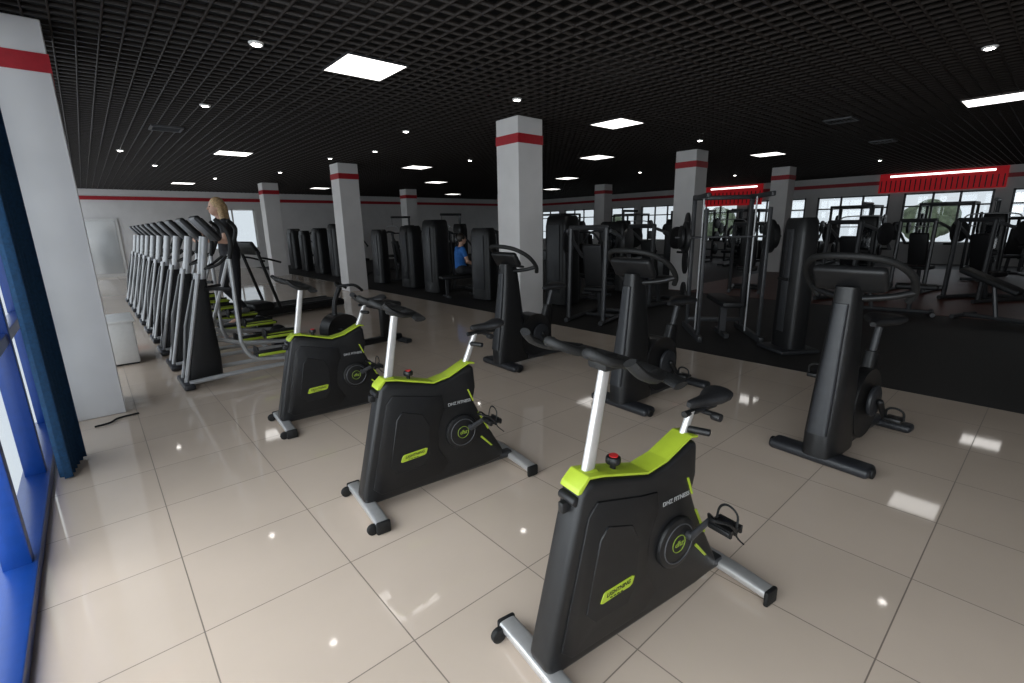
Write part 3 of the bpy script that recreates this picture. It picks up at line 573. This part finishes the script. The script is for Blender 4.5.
# ---------------------------------------------------------------- people
def hand(mb,w,d,side_,up=(0,0,1)):
    w=Vector(w); d=Vector(d).normalized(); u=Vector(up); s=d.cross(u).normalized()
    palm=w+d*.05; mb.limb(w,palm,.024,.030); mb.ell(palm+d*.01,(.028,.036,.030))
    for k,L in enumerate((.055,.062,.058,.045)):
        a=palm+u*(.027-.018*k)+d*.02; b=a+d*L*.6; c=b+(-s*side_*.6+d*.3).normalized()*L*.6; mb.limb(a,b,.010,.009); mb.limb(b,c,.009,.008)
    a=w+d*.03+u*.028; mb.limb(a,a+u*.02+d*.035,.012,.010); mb.limb(a+u*.02+d*.035,a+u*.012+d*.06,.010,.009)
def person(label,loc,rz,J,hair,topm,botm,long):
    r=thing('person',label,'person',loc,rz); V={k:Vector(v) for k,v in J.items()}
    b=MB(); hd=V['head']; nk=V['neck']
    b.limb(V['pelvis'],V['waist'],.12,.105); b.limb(V['waist'],V['chest'],.105,.125); b.limb(V['chest'],nk,.12,.055); b.limb(nk,hd+Vector((0,0,-.06)),.052,.05)
    b.ell(hd,(.092,.074,.115)); b.ell(hd+Vector((-.03,0,-.055)),(.06,.052,.06))
    b.limb(hd+Vector((-.088,0,.005)),hd+Vector((-.104,0,-.025)),.009,.013)
    for s in (-1,1): b.ell(hd+Vector((.005,s*.075,-.01)),(.018,.009,.03))
    b.ell(hd+Vector((-.086,0,-.058)),(.012,.024,.008))
    tp=MB(); bt=MB()
    tp.limb(V['pelvis']+Vector((0,0,.05)),V['waist'],.135,.118); tp.limb(V['waist'],V['chest'],.118,.138); tp.limb(V['chest'],nk+Vector((0,0,-.04)),.132,.07)
    bt.limb(V['pelvis']+Vector((0,-.04,0)),V['pelvis']+Vector((0,.04,0)),.128,.128)
    def rm(mb,name,m,v):
        o=mb.build(name,m,r,ang=3.2); md=o.modifiers.new('remesh','REMESH'); md.mode='VOXEL'; md.voxel_size=v; md.use_smooth_shade=True
        s=o.modifiers.new('smooth','SMOOTH'); s.iterations=4; s.factor=.5; return o
    for s,q in ((-1,'r'),(1,'l')):
        b.limb(V['chest'],V['sh'+q],.08,.055); b.limb(V['sh'+q],V['el'+q],.05,.038); b.limb(V['el'+q],V['wr'+q],.037,.025)
        hand(b,V['wr'+q],V['wr'+q]-V['el'+q],s)
        b.limb(V['hp'+q],V['kn'+q],.088,.055); b.limb(V['kn'+q],V['an'+q],.053,.036)
        tp.limb(V['chest'],V['sh'+q],.09,.064); tp.limb(V['sh'+q],V['sh'+q].lerp(V['el'+q],.5),.060,.055)
        bt.limb(V['hp'+q],V['kn'+q],.098,.064); bt.limb(V['kn'+q],V['an'+q],.062,.044)
        a=V['an'+q]; b.limb(a,a+Vector((-.11,0,-.05)),.035,.028)
        sh=MB(); sh.limb(a+Vector((.03,0,-.055)),a+Vector((-.15,0,-.062)),.04,.034); sh.limb(a,a+Vector((-.02,0,-.05)),.045,.045); rm(sh,'shoe',SHOE,.01)
    rm(b,'body',SKIN,.0075); rm(tp,'shirt',topm,.012); rm(bt,'trousers',botm,.012)
    h=MB(); h.ell(hd+Vector((.018,0,.025)),(.098,.086,.112))
    if long:
        h.limb(hd+Vector((.06,0,.0)),hd+Vector((.075,0,-.16)),.078,.07); h.limb(hd+Vector((.03,.05,.0)),hd+Vector((.05,.065,-.17)),.045,.04); h.limb(hd+Vector((.03,-.05,.0)),hd+Vector((.05,-.065,-.17)),.045,.04); h.limb(hd+Vector((.075,0,-.16)),hd+Vector((.10,0,-.34)),.075,.05)
    rm(h,'hair',hair,.01)
    for s in (-1,1): MB().ell(hd+Vector((-.083,s*.03,.008)),(.008,.011,.007)).build('eye',DHAIR,r)
    return r
U=.08
JW=dict(pelvis=(0,0,1.18+U*.6),waist=(-.01,0,1.33+U),chest=(-.04,0,1.50+U),neck=(-.05,0,1.64+U),head=(-.08,0,1.79+U),shl=(-.04,.16,1.58+U),shr=(-.04,-.16,1.58+U),ell=(-.06,.27,1.33+U),elr=(-.08,-.27,1.34+U),wrl=(-.19,.27,1.48),wrr=(-.32,-.26,1.44),hpl=(0,.09,1.14+U*.6),hpr=(0,-.09,1.14+U*.6),knl=(-.12,.16,.80),knr=(-.02,-.16,.76),anl=(.12,.2,.455),anr=(-.06,-.2,.355))
EPp=EP[2]
person('person with shoulder length blond hair and dark clothes standing on an elliptical',(EPp[0]+1.0,EPp[1],0),0,JW,HAIR,TOPK,LEGK,True)
JS=dict(pelvis=(0,0,.62),waist=(.02,0,.78),chest=(0,0,.98),neck=(-.02,0,1.13),head=(-.05,0,1.28),shl=(0,.18,1.06),shr=(0,-.18,1.06),ell=(-.08,.24,.80),elr=(-.08,-.24,.80),wrl=(-.30,.18,.72),wrr=(-.30,-.18,.72),hpl=(0,.09,.60),hpr=(0,-.09,.60),knl=(-.42,.14,.56),knr=(-.42,-.14,.56),anl=(-.40,.15,.12),anr=(-.40,-.15,.12))
p=Vector((6.35,9.03,0))
person('person in a blue shirt sitting on a bench among the weight machines',p,R(165),JS,DHAIR,BLUS,LEGK,False)
b=thing('flat_bench','flat black bench under the seated person in blue','bench',p,R(165))
MB().box((.05,0,.445),(.9,.28,.07),bev=.025).build('seat',PAD,b)
for s in (-.3,.35): MB().box((s,0,.205),(.06,.06,.41)).box((s,0,.02),(.08,.4,.04),bev=.008).build('leg',DGR,b)
# ---------------------------------------------------------------- lights
def area(x,y,z,sx,sy,e,rot,col):
    l=bpy.data.lights.new('daylight','AREA'); l.shape='RECTANGLE'; l.size=sx; l.size_y=sy; l.energy=e; l.color=col
    o=bpy.data.objects.new('daylight',l); C.objects.link(o); o.location=(x,y,z); o.rotation_euler=rot; return o
area(-.75,-.4,1.6,3.0,7.0,340,(0,R(-90),0),(1,.985,.965))
area(-.75,4.2,1.6,3.0,2.0,16,(0,R(-90),0),(.92,.96,1))
area(-.75,14.5,1.6,3.0,17,225,(0,R(-90),0),(1,.985,.97))
W=bpy.data.worlds.new('World'); bpy.context.scene.world=W; W.use_nodes=True; bg=W.node_tree.nodes['Background']; bg.inputs[0].default_value=(.96,.985,1,1); bg.inputs[1].default_value=.9
# ---------------------------------------------------------------- camera
cd=bpy.data.cameras.new('Camera'); cd.sensor_width=36; cd.lens=36*F/1024; cd.clip_start=.05
co=bpy.data.objects.new('Camera',cd); C.objects.link(co); co.matrix_world=Matrix.Translation((0,0,CH))@M.to_4x4(); bpy.context.scene.camera=co
bpy.context.scene.view_settings.view_transform='Standard'
